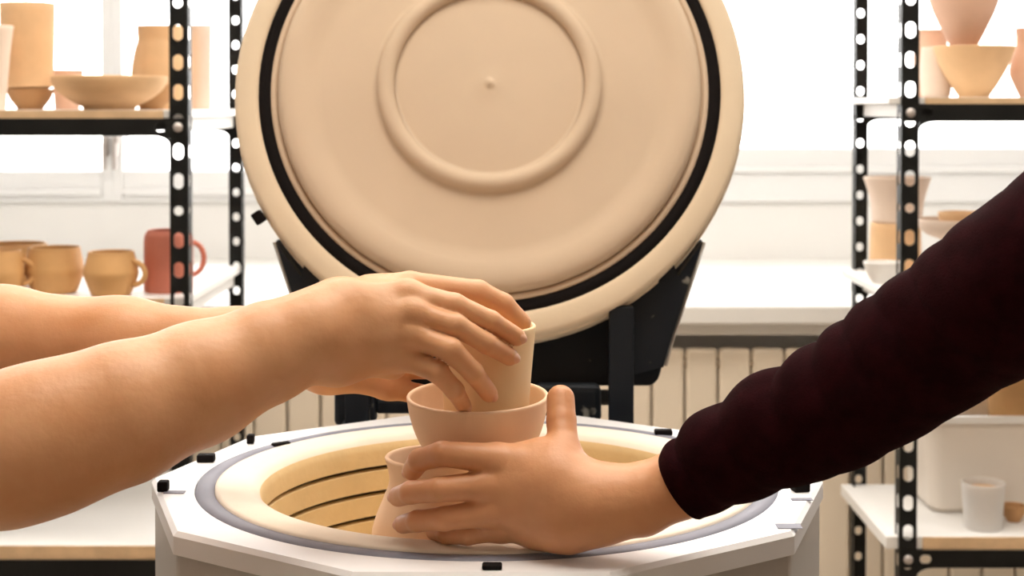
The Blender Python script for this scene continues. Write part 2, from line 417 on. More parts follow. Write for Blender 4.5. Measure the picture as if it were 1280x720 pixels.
mug('amber barrel mug with its handle turned toward the red mug', 138, 3.06, 31 * s, 54 * s, 'clay_amber', -0.25, 1.08)
mug('straight terracotta red mug behind the front rack post', 210, 3.12, 31 * s, 78 * s, 'clay_red', 0.5, 1, 'straight')
pot('mixing_bowl', 'tan bowl whose rim shows behind the first two mugs', 'bowl', 16, 3.3, zl_mid, [(20 * s, 0), (24 * s, 4 * s), (38 * s, 30 * s), (44 * s, 50 * s)], 'clay_amber')

g2 = 'pots on the middle shelf of the right rack'
s = 3.27 / F
pot('cylinder_pot', 'darker tan cylinder pot under a pale flared vase', 'pot', 1120, 3.30, zr_mid, [(30 * s, 0), (32 * s, 3 * s), (32 * s, 30 * s), (31 * s, 66 * s)], 'clay_tan', group=g2)
pot('flared_vase', 'pale flared vase stacked on the tan cylinder pot', 'vase', 1122, 3.30, zr_mid + 67.5 * s, [(29 * s, 0), (31 * s, 3 * s), (33 * s, 25 * s), (38 * s, 44 * s), (42 * s, 56 * s)], 'clay_pale', group=g2)
s = 3.15 / F
pot('pedestal_dish', 'footed tan dish on a thick stem above the dark sleeve', 'dish', 1195, 3.13, zr_mid, [(28 * s, 0), (28 * s, 3 * s), (17 * s, 12 * s), (15 * s, 35 * s), (17 * s, 55 * s), (34 * s, 62 * s), (45 * s, 72 * s), (48 * s, 81 * s)], 'clay_pale', floor=62 * s, group=g2)
pot('saucer', 'small tan saucer lying in the footed dish', 'saucer', 1203, 3.13, zr_mid + 62.5 * s, [(16 * s, 0), (19 * s, 3 * s), (27 * s, 18 * s), (29 * s, 27 * s)], 'clay_tan', group=g2)
s = 3.13 / F
pot('white_dish', 'small white bowl near the left edge of the middle shelf', 'bowl', 1104, 3.16, zr_mid, [(12 * s, 0), (14 * s, 3 * s), (20 * s, 13 * s), (24 * s, 26 * s)], 'white_ceramic', group=g2)

# low shelf of the right rack
tub = thing('storage_tub', 'large cream plastic tub on the low right shelf', 'tub', (0.99, 3.30, zr_low))
def tubmesh(x0, x1, y0, y1, z0, z1, r0, r1, taper, n=8):
    def loop(ins, z, rad):
        pts = []
        for cx, cy, a0 in ((x1 - ins - rad, y1 - ins - rad, 0), (x0 + ins + rad, y1 - ins - rad, PI / 2), (x0 + ins + rad, y0 + ins + rad, PI), (x1 - ins - rad, y0 + ins + rad, 1.5 * PI)):
            for k in range(n + 1):
                a = a0 + PI / 2 * k / n; pts.append((cx + rad * math.cos(a), cy + rad * math.sin(a), z))
        return pts
    bm = bmesh.new()
    L = [loop(taper + .012, z0, .02), loop(taper, z0 + .012, .03), loop(0, z1, .035), loop(.005, z1, .032), loop(taper + .005, z0 + .015, .028)]
    V = [[bm.verts.new(p) for p in l] for l in L]
    for a, b in zip(V[:-1], V[1:]):
        for i in range(len(a)): bm.faces.new((a[i], a[(i + 1) % len(a)], b[(i + 1) % len(a)], b[i]))
    bm.faces.new(V[0][::-1]); bm.faces.new(V[-1])
    return bm, loop
z1 = zr_low + 0.200
bm, loop = tubmesh(0.835, 1.22, 3.16, 3.40, zr_low, z1, .02, .03, .014)
obj('tub_body', bm, 'tub', tub, smooth=True, autos=40)
bm = bmesh.new(); rings = [[bm.verts.new(p) for p in loop(i, z, .037)] for i, z in ((0.001, z1 - .012), (-.007, z1 - .012), (-.007, z1 + .002), (.004, z1 + .002))]
for a, b in zip(rings[:-1], rings[1:]):
    for i in range(len(a)): bm.faces.new((a[i], a[(i + 1) % len(a)], b[(i + 1) % len(a)], b[i]))
obj('rim', bm, 'white_ceramic', tub, smooth=True, autos=40)
s = 3.28 / F
pot('terracotta_bowl', 'orange terracotta bowl rising out of the cream tub', 'bowl', 1296, 3.29, zr_low + .017, [(30 * s, 0), (34 * s, 5 * s), (52 * s, 70 * s), (57 * s, 120 * s), (58 * s, 158 * s)], 'clay_amber', 0.006)
s = 3.07 / F
cp = thing('measuring_cup', 'small milky measuring cup in front of the cream tub', 'cup', (xs(1232, 3.07), 3.07, zr_low))
obj('cup_wall', lathe(hollow([(22 * s, 0), (23 * s, 3 * s), (25 * s, 30 * s), (27 * s, 58 * s)], 0.002), cp.location, 40), 'milky', cp, smooth=True, autos=50)
obj('contents', lathe([(0, 6 * s), (21 * s, 6 * s), (22.5 * s, 50 * s), (0, 50 * s)], cp.location, 32), 'clay_tan', cp, smooth=True, autos=40)
s = 3.12 / F
pot('tiny_bowl', 'tiny brown clay bowl right of the measuring cup', 'bowl', 1270, 3.12, zr_low, [(8 * s, 0), (9 * s, 2 * s), (14 * s, 11 * s), (16 * s, 20 * s)], 'clay_brown', 0.003)

# ------------------------------------------------------------------ the kiln
KX, KY, KT = -0.0245, 1.56, CZ - 0.372
kiln = thing('pottery_kiln', 'white ten sided top loading pottery kiln with its round lid raised', 'kiln', (KX, KY, 0))
def ngon(R, z, n=10, c=(KX, KY)): return [(c[0] + R * math.cos(2 * PI * k / n), c[1] + R * math.sin(2 * PI * k / n), z) for k in range(n)]
def ngon_body(R, z0, z1, inner=None):
    bm = bmesh.new(); a = [bm.verts.new(p) for p in ngon(R, z0)]; b = [bm.verts.new(p) for p in ngon(R, z1)]
    for i in range(10): bm.faces.new((a[i], a[(i + 1) % 10], b[(i + 1) % 10], b[i]))
    bm.faces.new(a[::-1])
    if inner is None: bm.faces.new(b)
    return bm, b
KR = 0.333
bm, b = ngon_body(KR - .002, 0.16, KT - 0.006, 1)
obj('jacket', bm, 'kiln_side', kiln, bevel=0.004)
# top plate: decagon with a round hole, turned down over the jacket
bm = bmesh.new(); N = 120
def deca(a, R):
    k = a / (2 * PI / 10); f = (k % 1) * 2 * PI / 10 - PI / 10
    return R * math.cos(PI / 10) / math.cos(f)
specs = [(lambda a: deca(a, KR + .001), KT - .020), (lambda a: deca(a, KR + .001), KT - .004), (lambda a: deca(a, KR - .003), KT), (lambda a: 0.2856, KT), (lambda a: 0.2856, KT - .004), (lambda a: 0.267, KT - .004)]
R_ = []
for fn, z in specs: R_.append([bm.verts.new((KX + fn(2 * PI * i / N) * math.cos(2 * PI * i / N), KY + fn(2 * PI * i / N) * math.sin(2 * PI * i / N), z)) for i in range(N)])
for a, b in zip(R_[:-1], R_[1:]):
    for i in range(N): bm.faces.new((a[i], a[(i + 1) % N], b[(i + 1) % N], b[i]))
obj('top_plate', bm, 'kiln_white', kiln, smooth=True, autos=25)
obj('seal_ring', lathe([(0.266, -.0035), (0.2675, 0.0004), (0.276, .0012), (0.2845, 0.0004), (0.2855, -.0035)], (KX, KY, KT), 128), 'seal', kiln, smooth=True)
# liner with rounded collar
col = [(0.2665, -.004), (0.2663, 0.0015), (0.262, 0.0025), (0.248, 0.0030), (0.237, 0.0026), (0.231, 0.0012), (0.2265, -0.0015), (0.2235, -0.0055)]
obj('collar', lathe(col, (KX, KY, KT), 128), 'collar', kiln, smooth=True)
pr = [(0.2235, -0.0055), (0.2219, -0.0095), (0.2213, -0.014), (0.2213, -0.026)]; z = -0.030
while z > -0.36:
    pr += [(0.2213, z), (0.2325, z - .001), (0.2325, z - .0045), (0.2213, z - .0055)]; z -= 0.0275
pr += [(0.2213, -0.40), (0, -0.40)]
obj('brick_liner', lathe(pr, (KX, KY, KT), 128), 'brick', kiln, smooth=True, autos=35)
bm = bmesh.new(); z = -0.0328
for _ in range(12):
    pts = []
    T = bmesh.new()
    lp = lathe([(0.2290, z - .0015), (0.2272, z), (0.2290, z + .0015), (0.2308, z)], (KX, KY, KT), 96, close=True)
    me = bpy.data.meshes.new('t'); lp.to_mesh(me); lp.free(); bm.from_mesh(me); bpy.data.meshes.remove(me); T.free(); z -= 0.0275
obj('heating_element', bm, 'element', kiln, smooth=True)
obj('kiln_shelf', lathe([(0, -.30), (0.205, -.30), (0.205, -.285), (0, -.285)], (KX, KY, KT), 64), 'brick', kiln)
# joints of the jacket, stand
bm = bmesh.new()
for k in range(10):
    a, b = Vector(ngon(KR + .0015, 0)[k]), Vector(ngon(KR + .0015, 0)[(k + 1) % 10])
    for zz in (0.30, 0.62):
        tube(bm, [(a.x, a.y, zz), (b.x, b.y, zz)], 0.003, 6)
obj('jacket_band', bm, 'shell', kiln)
bm = bmesh.new(); tube(bm, [(*p[:2], 0.15) for p in ngon(0.29, 0) + [ngon(0.29, 0)[0]]], 0.014, 8)
st = obj('stand', bm, 'black_steel', kiln)
for k in (1, 3, 6, 8):
    q = ngon(0.29, 0)[k]; bm = bmesh.new(); tube(bm, [(q[0], q[1], 0), (q[0], q[1], 0.15)], 0.014, 10); obj('leg', bm, 'black_steel', kiln)
# small black catches and slots on the top plate
def onkiln(px, py):
    d = F * 0.372 / (py - HY); return Vector((xs(px, d), d, KT))
def catch(px, py, wx=0.016, wy=0.012, h=0.008, m='gasket', ang=0.0, name='catch'):
    c = onkiln(px, py); bm = bmesh.new(); box(bm, -wx / 2, wx / 2, -wy / 2, wy / 2, 0, h)
    bmesh.ops.transform(bm, matrix=Matrix.Translation(c) @ Matrix.Rotation(ang, 4, 'Z'), verts=bm.verts[:])
    obj(name, bm, m, kiln, bevel=0.0015)
catch(202, 616, 0.010, 0.012, 0.010); catch(256, 579, 0.018, 0.012, 0.008); catch(312, 556, 0.008, 0.010, 0.010)
catch(350, 559, 0.020, 0.010, 0.004, ang=0.5); catch(1002, 616, 0.016, 0.014, 0.010, 'gasket', 0.2)
catch(830, 545, 0.020, 0.012, 0.006); catch(216, 618, 0.020, 0.010, 0.0008, 'seal', name='slot_plate')
catch(988, 661, 0.022, 0.016, 0.0008, 'seal', name='slot_plate')
catch(615, 714, 0.016, 0.012, 0.004); catch(1004, 627, 0.020, 0.008, 0.0008, 'seal', name='slot_plate')

# lid, leaning back on its hinge
LC = Vector((xs(612, 2.0), 2.0, zt(104, 2.0))); LEAN = math.radians(18)
Rl = Matrix.Rotation(PI / 2 - LEAN, 4, 'X')       # local +z -> toward camera, slightly up
k = 2.0 / F
face = [(0, .0045), (.003, .004), (.006, .0015), (.010, .0005), (0.03, 0), (0.115, 0), (0.1215, -.0005)]
for i in range(9):
    a = PI * i / 8; face.append((0.1310 - math.cos(a) * 0.0110 + 0.0015 * (i / 8), 0.0120 * math.sin(a) ** 0.9))
face += [(0.150, -.0008), (0.17, -.001), (0.212, -.001), (0.224, .0008), (0.232, .0045), (0.242, .0075), (0.252, .0085), (0.261, .0070), (0.2665, .003), (0.2688, -.004)]
lidp = obj('lid', lathe(face + [(0.2690, -.0115), (0.2702, -.0120), (0.2714, -.0070), (0.2735, -.0060), (0.2775, -.0065), (0.2790, -.010)], LC, 128, Rl), 'lid', kiln, smooth=True)
obj('gasket', lathe([(0.2785, -.0105), (0.2795, -.0085), (0.287, -.0075), (0.2935, -.0085), (0.2945, -.0105)], LC, 128, Rl), 'gasket', lidp, smooth=True)
obj('lid_rim', lathe([(0.2940, -.012), (0.2945, -.0075), (0.300, -.006), (0.319, -.0065), (0.3235, -.009), (0.3250, -.014), (0.3252, -.028)], LC, 128, Rl), 'lid_rim', lidp, smooth=True)
obj('lid_shell', lathe([(0.3252, -.028), (0.3275, -.029), (0.327, -.060), (0.318, -.078), (0.20, -.085), (0, -.085)], LC, 96, Rl), 'lid_rim', lidp, smooth=True, autos=30)
def onlid(px, py, off=0.0, d=2.0):
    n = Vector((0, -math.cos(LEAN), math.sin(LEAN))); c = Vector((0, 0, CZ)); r = (W(px, py, 1) - c)
    t = (LC + n * off - c).dot(n) / r.dot(n); return c + r * t
cc = onlid(323, 272, -0.02); bm = B(-.006, .006, -.010, .010, -.008, .008)
bmesh.ops.transform(bm, matrix=Matrix.Translation(cc) @ Matrix.Rotation(-0.6, 4, 'Y'), verts=bm.verts[:]); obj('clip', bm, 'gasket', lidp, bevel=0.002)
# hinge cradle: dark sheet steel box under the lid
def cr(px, py, d): return (xs(px, d), zt(py, d))
left = [(343, 300), (388, 434), (399, 476), (408, 484)]
poly = [(1223 - x, y) for x, y in reversed(left)]
pp = left + poly
def dd(y): return 2.045 - (y - 300) / 184 * 0.045
P2 = [cr(x, y, dd(y)) for x, y in pp]
D0 = [dd(y) for x, y in pp]
cradle = obj('hinge_cradle', prism(P2, D0, [q + 0.035 for q in D0]), 'navy', kiln, bevel=0.004)
for sgn in (1, -1):                                # side cheeks that hug the lid, with a pointed corner
    q = [(843, 331), (848, 346), (879, 303), (836, 436), (830, 460), (792, 470), (770, 392)]
    q = [(x if sgn > 0 else 1223 - x, y) for x, y in q]
    ds = [1.95 + 0.0 * y for x, y in q]
    pol = [cr(x, y, ds[i]) for i, (x, y) in enumerate(q)]
    obj('cheek', prism(pol, ds, [a + 0.02 for a in ds]), 'navy', kiln)
    e = [(881, 303), (838, 436), (833, 458)]; e = [(x if sgn > 0 else 1223 - x, y) for x, y in e]
    bm = bmesh.new(); tube(bm, [W(x, y, 1.972) for x, y in e], 0.0022, 8); obj('edge_rod', bm, 'shell', kiln, smooth=True)
    x0, x1 = (762, 793) if sgn > 0 else (1223 - 793, 1223 - 762)
    pol = [cr(x0, 384, 1.925), cr(x1, 384, 1.925), cr(x1, 540, 1.925), cr(x0, 540, 1.925)]
    obj('hinge_arm', prism(pol, 1.925, 1.945), 'navy', kiln, bevel=0.002)
bm = bmesh.new(); box(bm, xs(668, 1.96), xs(752, 1.96), 1.95, 1.985, zt(532, 1.95), zt(484, 1.95)); obj('spring_housing', bm, 'navy', kiln, bevel=0.008)
bm = bmesh.new(); box(bm, xs(418, 1.96), xs(470, 1.96), 1.947, 1.98, zt(534, 1.95), zt(486, 1.95)); obj('spring_housing', bm, 'navy', kiln, bevel=0.006)
bm = bmesh.new(); box(bm, xs(470, 1.96), xs(668, 1.96), 1.955, 1.975, zt(520, 1.95), zt(503, 1.95)); obj('cross_bar', bm, 'navy', kiln, bevel=0.003)
bm = bmesh.new(); tube(bm, [W(432, 498, 1.99), W(788, 498, 1.99)], 0.010, 16); obj('hinge_rod', bm, 'black_steel', kiln, smooth=True)
bm = bmesh.new()
for x in (440, 711, 777):
    box(bm, xs(x - 12, 1.95), xs(x + 12, 1.95), KY + KR * 0.95, 1.96, KT - 0.10, KT - 0.02)
obj('hinge_mount', bm, 'navy', kiln, bevel=0.002)

# ------------------------------------------------------------------ pieces being lifted into the kiln
BD = 1.38
bz = zt(496, BD)
o = obj('bowl', lathe(hollow([(0.026, -.0585), (0.032, -.057), (0.0455, -.049), (0.0545, -.034), (0.0600, -.016), (0.0625, 0)], 0.0035, floor=-.052, sub=6), n=96), 'bowl', smooth=True, autos=60)
o.location = (xs(597, BD), BD, bz); o.rotation_euler = (math.radians(3.5), math.radians(-0.5), 0)
tag(o, 'pinkish unfired clay bowl held over the kiln with a beaker in it', 'bowl')
o = obj('beaker', lathe(hollow([(0.031, 0), (0.0335, .002), (0.0365, .030), (0.0395, .075), (0.0425, .1125)], 0.0032, sub=6), n=96), 'cup', smooth=True, autos=60)
o.location = (xs(607, BD), BD, bz - .0500); o.rotation_euler = (math.radians(1.5), math.radians(0.8), 0)
tag(o, 'tall peach clay beaker standing in the bowl, gripped from the left', 'beaker')
VD = 1.415
vz = zt(573, VD)
v = obj('vase', lathe(hollow([(0.030, -(vz - (KT - .285))), (0.034, -.21), (0.046, -.14), (0.0575, -.078), (0.056, -.058), (0.0475, -.036), (0.0425, -.022), (0.0435, -.010), (0.0465, 0)], 0.0045, sub=5), n=80), 'bowl', smooth=True, autos=60)
v.location = (xs(545, VD), VD, vz)
tag(v, 'clay vase with a flared mouth standing inside the open kiln', 'vase')

# ------------------------------------------------------------------ people: signed distance fields meshed with surface nets
def smin(a, b, k):
    h = np.clip(0.5 + 0.5 * (b - a) / k, 0, 1)
    return b + (a - b) * h - k * h * (1 - h)
class Field:
    def __init__(s, lo, hi, h):
        s.lo = np.array(lo, float); s.h = h; s.n = np.ceil((np.array(hi) - s.lo) / h).astype(int) + 1
        s.v = np.full(tuple(s.n), 1.0, np.float32)
    def sub(s, pts, pad):
        p = np.array(pts); a = np.floor((p.min(0) - pad - s.lo) / s.h).astype(int); b = np.ceil((p.max(0) + pad - s.lo) / s.h).astype(int) + 1
        a = np.clip(a, 0, s.n); b = np.clip(b, 0, s.n)
        sl = tuple(slice(i, j) for i, j in zip(a, b))
        g = [s.lo[i] + s.h * np.arange(a[i], b[i]) for i in range(3)]
        return sl, g
def cone_d(g, a, b, r1, r2, sy=1.0):
    "rounded cone distance on grid axes g; sy<1 thins it along y (depth)"
    X, Y, Z = g[0][:, None, None], g[1][None, :, None], g[2][None, None, :]
    ba = [b[i] - a[i] for i in range(3)]
    # metric with y stretched so that a round section becomes thinner in depth
    q = 1.0 / sy
    den = ba[0] ** 2 + (ba[1] * q) ** 2 + ba[2] ** 2 + 1e-12
    t = np.clip(((X - a[0]) * ba[0] + (Y - a[1]) * q * q * ba[1] + (Z - a[2]) * ba[2]) / den, 0, 1)
    d = np.sqrt((X - a[0] - t * ba[0]) ** 2 + ((Y - a[1] - t * ba[1]) * q) ** 2 + (Z - a[2] - t * ba[2]) ** 2)
    return (d - (r1 + (r2 - r1) * t)).astype(np.float32)
def add(fd, a, b, r1, r2, k=0.01, sy=1.0):
    sl, g = fd.sub([a, b], max(r1, r2) + k + 3 * fd.h)
    if min(len(x) for x in g) == 0: return
    fd.v[sl] = smin(fd.v[sl], cone_d(g, a, b, r1, r2, sy), k)
def chain(fd, pts, rs, k=0.01, sy=1.0):
    for i in range(len(pts) - 1): add(fd, pts[i], pts[i + 1], rs[i], rs[i + 1], k, sy)
def fingers(fd, flist, kpalm=0.009, kin=0.003):
    base = fd.v.copy()
    for pts, rs in flist:
        sl, g = fd.sub(pts, max(rs) + kpalm + 3 * fd.h)
        f = None
        for i in range(len(pts) - 1):
            c = cone_d(g, pts[i], pts[i + 1], rs[i], rs[i + 1]); f = c if f is None else smin(f, c, kin)
        fd.v[sl] = np.minimum(fd.v[sl], smin(base[sl], f, kpalm))
def nets(fd):
    v = fd.v; n = v.shape
    ins = v < 0
    c = np.zeros(tuple(i - 1 for i in n), np.int8)
    for dx in (0, 1):
        for dy in (0, 1):
            for dz in (0, 1): c += ins[dx:n[0] - 1 + dx, dy:n[1] - 1 + dy, dz:n[2] - 1 + dz]
    act = (c > 0) & (c < 8); idx = np.argwhere(act); ids = np.full(act.shape, -1, np.int64); ids[act] = np.arange(len(idx))
    acc = np.zeros((len(idx), 3)); cnt = np.zeros(len(idx))
    cor = [(a, b, d) for a in (0, 1) for b in (0, 1) for d in (0, 1)]
    for p in cor:
        for ax in range(3):
            if p[ax]: continue
            q = list(p); q[ax] = 1
            va = v[idx[:, 0] + p[0], idx[:, 1] + p[1], idx[:, 2] + p[2]]; vb = v[idx[:, 0] + q[0], idx[:, 1] + q[1], idx[:, 2] + q[2]]
            m = (va < 0) != (vb < 0); t = np.where(m, va / np.where(m, va - vb, 1), 0)
            for k in range(3): acc[:, k] += np.where(m, p[k] + (t if k == ax else 0), 0)
            cnt += m
    P = fd.lo + fd.h * (idx + acc / cnt[:, None])
    faces = []
    for ax in range(3):
        a1, a2 = [(1, 2), (2, 0), (0, 1)][ax]
        s0 = [slice(None)] * 3; s1 = [slice(None)] * 3; s0[ax] = slice(0, n[ax] - 1); s1[ax] = slice(1, n[ax])
        A, Bq = ins[tuple(s0)], ins[tuple(s1)]
        e = np.argwhere(A != Bq); e = e[(e[:, a1] > 0) & (e[:, a2] > 0) & (e[:, a1] < n[a1] - 1) & (e[:, a2] < n[a2] - 1)]
        def cell(o1, o2):
            q = e.copy(); q[:, a1] -= o1; q[:, a2] -= o2; return ids[q[:, 0], q[:, 1], q[:, 2]]
        f = np.stack([cell(1, 1), cell(0, 1), cell(0, 0), cell(1, 0)], 1)
        fl = A[e[:, 0], e[:, 1], e[:, 2]]; f[~fl] = f[~fl][:, ::-1]
        faces.append(f)
    return P, np.concatenate(faces)
def mesh_from(parts, name):
    off = 0; V = []; Fc = []
    for P, f in parts: V.append(P); Fc.append(f + off); off += len(P)
    V = np.concatenate(V); Fc = np.concatenate(Fc)
    me = bpy.data.meshes.new(name); me.vertices.add(len(V)); me.vertices.foreach_set('co', V.astype(np.float32).ravel())
    me.loops.add(Fc.size); me.loops.foreach_set('vertex_index', Fc.astype(np.int32).ravel())
    me.polygons.add(len(Fc)); me.polygons.foreach_set('loop_start', np.arange(0, Fc.size, 4, dtype=np.int32))
    me.update(calc_edges=True); me.validate()
    return me
def J(*a): return [tuple(W(*p)) for p in a]
def nail(tip, prev, r, nrm, parent, wid=0.0055, ln=0.0065):
    t, p = Vector(tip), Vector(prev); ax = (t - p).normalized(); n = Vector(nrm); n = (n - ax * n.dot(ax)).normalized(); s_ = ax.cross(n)
    bm = bmesh.new(); bmesh.ops.create_uvsphere(bm, u_segments=16, v_segments=10, radius=1)
    mtx = Matrix(((s_.x, ax.x, n.x, 0), (s_.y, ax.y, n.y, 0), (s_.z, ax.z, n.z, 0), (0, 0, 0, 1)))
    c = t + ax * (r * 0.18) + n * (r * 0.80)
    for v_ in bm.verts:
        x, y, z = v_.co; v_.co = Vector((x * wid, y * ln, z * 0.0022 - x * x * 0.0022 - y * y * 0.0008))
    bmesh.ops.transform(bm, matrix=Matrix.Translation(c) @ mtx, verts=bm.verts[:])
    obj('fingernail', bm, 'nail', parent, smooth=True)

VX = 0.0017
# ---- person at the left: both bare arms
h1 = J((395, 417, 1.300), (335, 441, 1.290), (248, 480, 1.270), (150, 518, 1.245), (60, 548, 1.225), (0, 566, 1.212), (-110, 590, 1.19))
E1 = h1[-1]; S1 = (-0.66, 1.19, 1.37)
fd = Field((-0.50, 1.08, CZ - 0.42), (0.05, 1.44, CZ - 0.10), VX)
chain(fd, h1, [0.0325, 0.0375, 0.0460, 0.0525, 0.0560, 0.0550, 0.049], 0.02)
add(fd, E1, S1, 0.046, 0.05, 0.03)
wr = h1[0]
MC = J((508, 369, 1.322), (516, 392, 1.310), (516, 419, 1.307), (503, 446, 1.313))
CA = J((425, 384, 1.312), (425, 404, 1.303), (425, 428, 1.302), (422, 448, 1.308))
for c_, m_, r1, r2 in zip(CA, MC, (.0200, .0195, .0190, .0190), (.0122, .0120, .0118, .0112)): add(fd, c_, m_, r1, r2, 0.012)
add(fd, wr, CA[0], .028, .021, .02); add(fd, wr, CA[3], .030, .020, .02)
add(fd, W(425, 440, 1.325), W(490, 455, 1.33), 0.018, 0.014, 0.012)      # heel of the palm, far side
add(fd, W(430, 395, 1.325), W(470, 372, 1.335), 0.017, 0.015, 0.012)     # base of the thumb
for m_ in MC:                                                              # knuckles
    add(fd, (m_[0], m_[1] - .0045, m_[2] + .002), (m_[0] + .003, m_[1] - .0045, m_[2] + .002), .0080, .0078, 0.006)
A_ = J((508, 369, 1.322), (568, 382, 1.312), (613, 402, 1.319), (646, 422, 1.333))
B_ = J((516, 392, 1.310), (569, 407, 1.299), (608, 430, 1.309), (637, 447, 1.330))
C_ = J((516, 419, 1.307), (563, 438, 1.289), (591, 466, 1.301), (611, 493, 1.327))
D_ = J((503, 446, 1.313), (547, 466, 1.294), (568, 489, 1.302), (579, 508, 1.328))
T_ = J((460, 366, 1.337), (512, 358, 1.345), (597, 366, 1.362), (628, 382, 1.368), (652, 404, 1.372))
fingers(fd, [(A_, [.0118, .0098, .0088, .0078]), (B_, [.0115, .0094, .0085, .0076]), (C_, [.0115, .0098, .0086, .0076]), (D_, [.0108, .0090, .0078, .0068]),
             (T_, [.0150, .0125, .0108, .0105, .0085])])
near = nets(fd)
# far arm and hand
h2 = J((388, 438, 1.455), (300, 436, 1.475), (150, 430, 1.49), (0, 418, 1.50), (-90, 412, 1.50))
E2 = h2[-1]; S2 = (-0.66, 1.56, 1.37)
fd = Field((-0.60, 1.38, CZ - 0.34), (0.05, 1.60, CZ - 0.12), VX)
chain(fd, h2, [0.029, 0.0345, 0.0405, 0.0425, 0.042], 0.02)
add(fd, E2, S2, 0.042, 0.046, 0.03)
MC2 = J((490, 404, 1.452), (494, 432, 1.458), (492, 460, 1.456), (484, 484, 1.448))
CA2 = J((415, 420, 1.452), (415, 436, 1.456), (412, 452, 1.456), (410, 462, 1.452))
for c_, m_, r1, r2 in zip(CA2, MC2, (.019, .019, .019, .018), (.013, .0125, .0125, .0115)): add(fd, c_, m_, r1, r2, 0.012)
add(fd, h2[0], CA2[0], .027, .020, .02); add(fd, h2[0], CA2[3], .027, .019, .02)
fingers(fd, [(J((490, 404, 1.452), (545, 398, 1.462), (592, 402, 1.455), (622, 412, 1.445)), [.0118, .0098, .0088, .0078]),
             (J((494, 432, 1.458), (552, 430, 1.466), (602, 436, 1.458), (636, 444, 1.443)), [.0118, .0098, .0088, .0078]),
             (J((492, 460, 1.456), (548, 462, 1.466), (596, 466, 1.458), (628, 470, 1.445)), [.0115, .0095, .0085, .0075]),
             (J((484, 484, 1.448), (522, 494, 1.461), (556, 496, 1.461), (582, 494, 1.455)), [.0112, .0092, .008, .007]),
             (J((440, 408, 1.44), (492, 392, 1.438), (545, 388, 1.437), (582, 392, 1.436)), [.015, .0125, .0105, .0085])])
far = nets(fd)
# rest of the body (outside the frame), coarse
def body(sx, yc, zsh, hipx, lean, shy):
    fd = Field((min(sx, hipx) - .35, yc - .42, 0.0), (max(sx, hipx) + .35, yc + .42, 1.80), 0.012)
    dirx = 1 if sx < 0 else -1
    neck = (sx - dirx * .01, yc, zsh + .03); head = (sx + dirx * .07, yc, zsh + .22)
    add(fd, neck, head, .055, .06, .03); add(fd, (head[0] + dirx * .01, yc, head[2] + .03), (head[0] - dirx * .03, yc, head[2] + .05), .082, .088, .03)
    add(fd, (head[0] + dirx * .04, yc, head[2] - .04), (head[0] + dirx * .055, yc, head[2] - .055), .045, .035, .03)
    add(fd, (head[0] + dirx * .09, yc, head[2] + .02), (head[0] + dirx * .112, yc, head[2] - .012), .010, .014, .015)
    for q in (-1, 1): add(fd, (head[0] - dirx * .01, yc + q * .085, head[2] + .015), (head[0] - dirx * .015, yc + q * .092, head[2] - .02), .016, .012, .01)
    return fd, neck, head
fd, neck, head = body(-0.70, 1.375, 1.36, -0.84, 0, 0)
add(fd, (-0.70, 1.22, 1.34), (-0.70, 1.53, 1.34), .06, .06, .04)
hd = nets(fd)
person1 = thing('person', 'person at the left with two bare forearms gripping the beaker with both hands', 'person', (-0.80, 1.375, 0))
me = mesh_from([near, far, hd], 'body'); bd1 = obj('body', me, 'skin', person1, smooth=True)
for tips, r in ((A_, .0078), (B_, .0080), (C_, .0076), (D_, .0068)): nail(tips[-1], tips[-2], r, (0.15, -1, 0.35), person1, 0.0050, 0.0060)
def cloth(field_fn, name, m, parent):
    P, f = field_fn; return obj(name, mesh_from([(P, f)], name), m, parent, smooth=True)
def torso(sx, hipx, yc, zsh, arms, low):
    fd = Field((min(sx, hipx) - .35, yc - .42, 0.75), (max(sx, hipx) + .40, yc + .42, 1.56), 0.010)
    chain(fd, [(sx, yc - .12, zsh - .04), (sx - (.02 if sx < 0 else -.02), yc - .10, zsh - .25), (hipx, yc - .09, .86)], [.10, .115, .125], .05)
    chain(fd, [(sx, yc + .12, zsh - .04), (sx - (.02 if sx < 0 else -.02), yc + .10, zsh - .25), (hipx, yc + .09, .86)], [.10, .115, .125], .05)
    for a, b, r in arms: add(fd, a, b, r, r * .95, .03)
    return nets(fd)
def legs(hipx, yc, parent):
    fd = Field((hipx - .2, yc - .28, 0.03), (hipx + .2, yc + .28, 1.02), 0.012)
    for q in (-1, 1): chain(fd, [(hipx, yc + q * .085, .88), (hipx + .01, yc + q * .10, .48), (hipx, yc + q * .11, .08)], [.11, .075, .058], .03)
    cloth(nets(fd), 'trousers', 'trousers', parent)
    for q in (-1, 1):
        f2 = Field((hipx - .3, yc + q * .11 - .1, -0.01), (hipx + .3, yc + q * .11 + .1, .2), 0.008); dx = 1 if hipx < 0 else -1
        add(f2, (hipx - dx * .03, yc + q * .11, .045), (hipx + dx * .14, yc + q * .11, .036), .044, .036, .02)
        cloth(nets(f2), 'shoe', 'trousers', parent)
def hairm(head, dirx, parent):
    fd = Field((head[0] - .2, head[1] - .15, head[2] - .12), (head[0] + .15, head[1] + .15, head[2] + .25), 0.008)
    add(fd, (head[0] - dirx * .02, head[1], head[2] + .065), (head[0] - dirx * .045, head[1], head[2] + .05), .094, .092, .02)
    add(fd, (head[0] - dirx * .06, head[1], head[2] + .03), (head[0] - dirx * .07, head[1], head[2] - .04), .07, .045, .03)
    cloth(nets(fd), 'hair', 'hair', parent)
midU = lambda a, b, t: tuple(a[i] + (b[i] - a[i]) * t for i in range(3))
cloth(torso(-0.72, -0.84, 1.375, 1.36, [(S1, midU(S1, E1, .45), .062), (S2, midU(S2, E2, .45), .062)], 0), 'shirt', 'shirt', person1)
legs(-0.84, 1.375, person1); hairm(head, 1, person1)

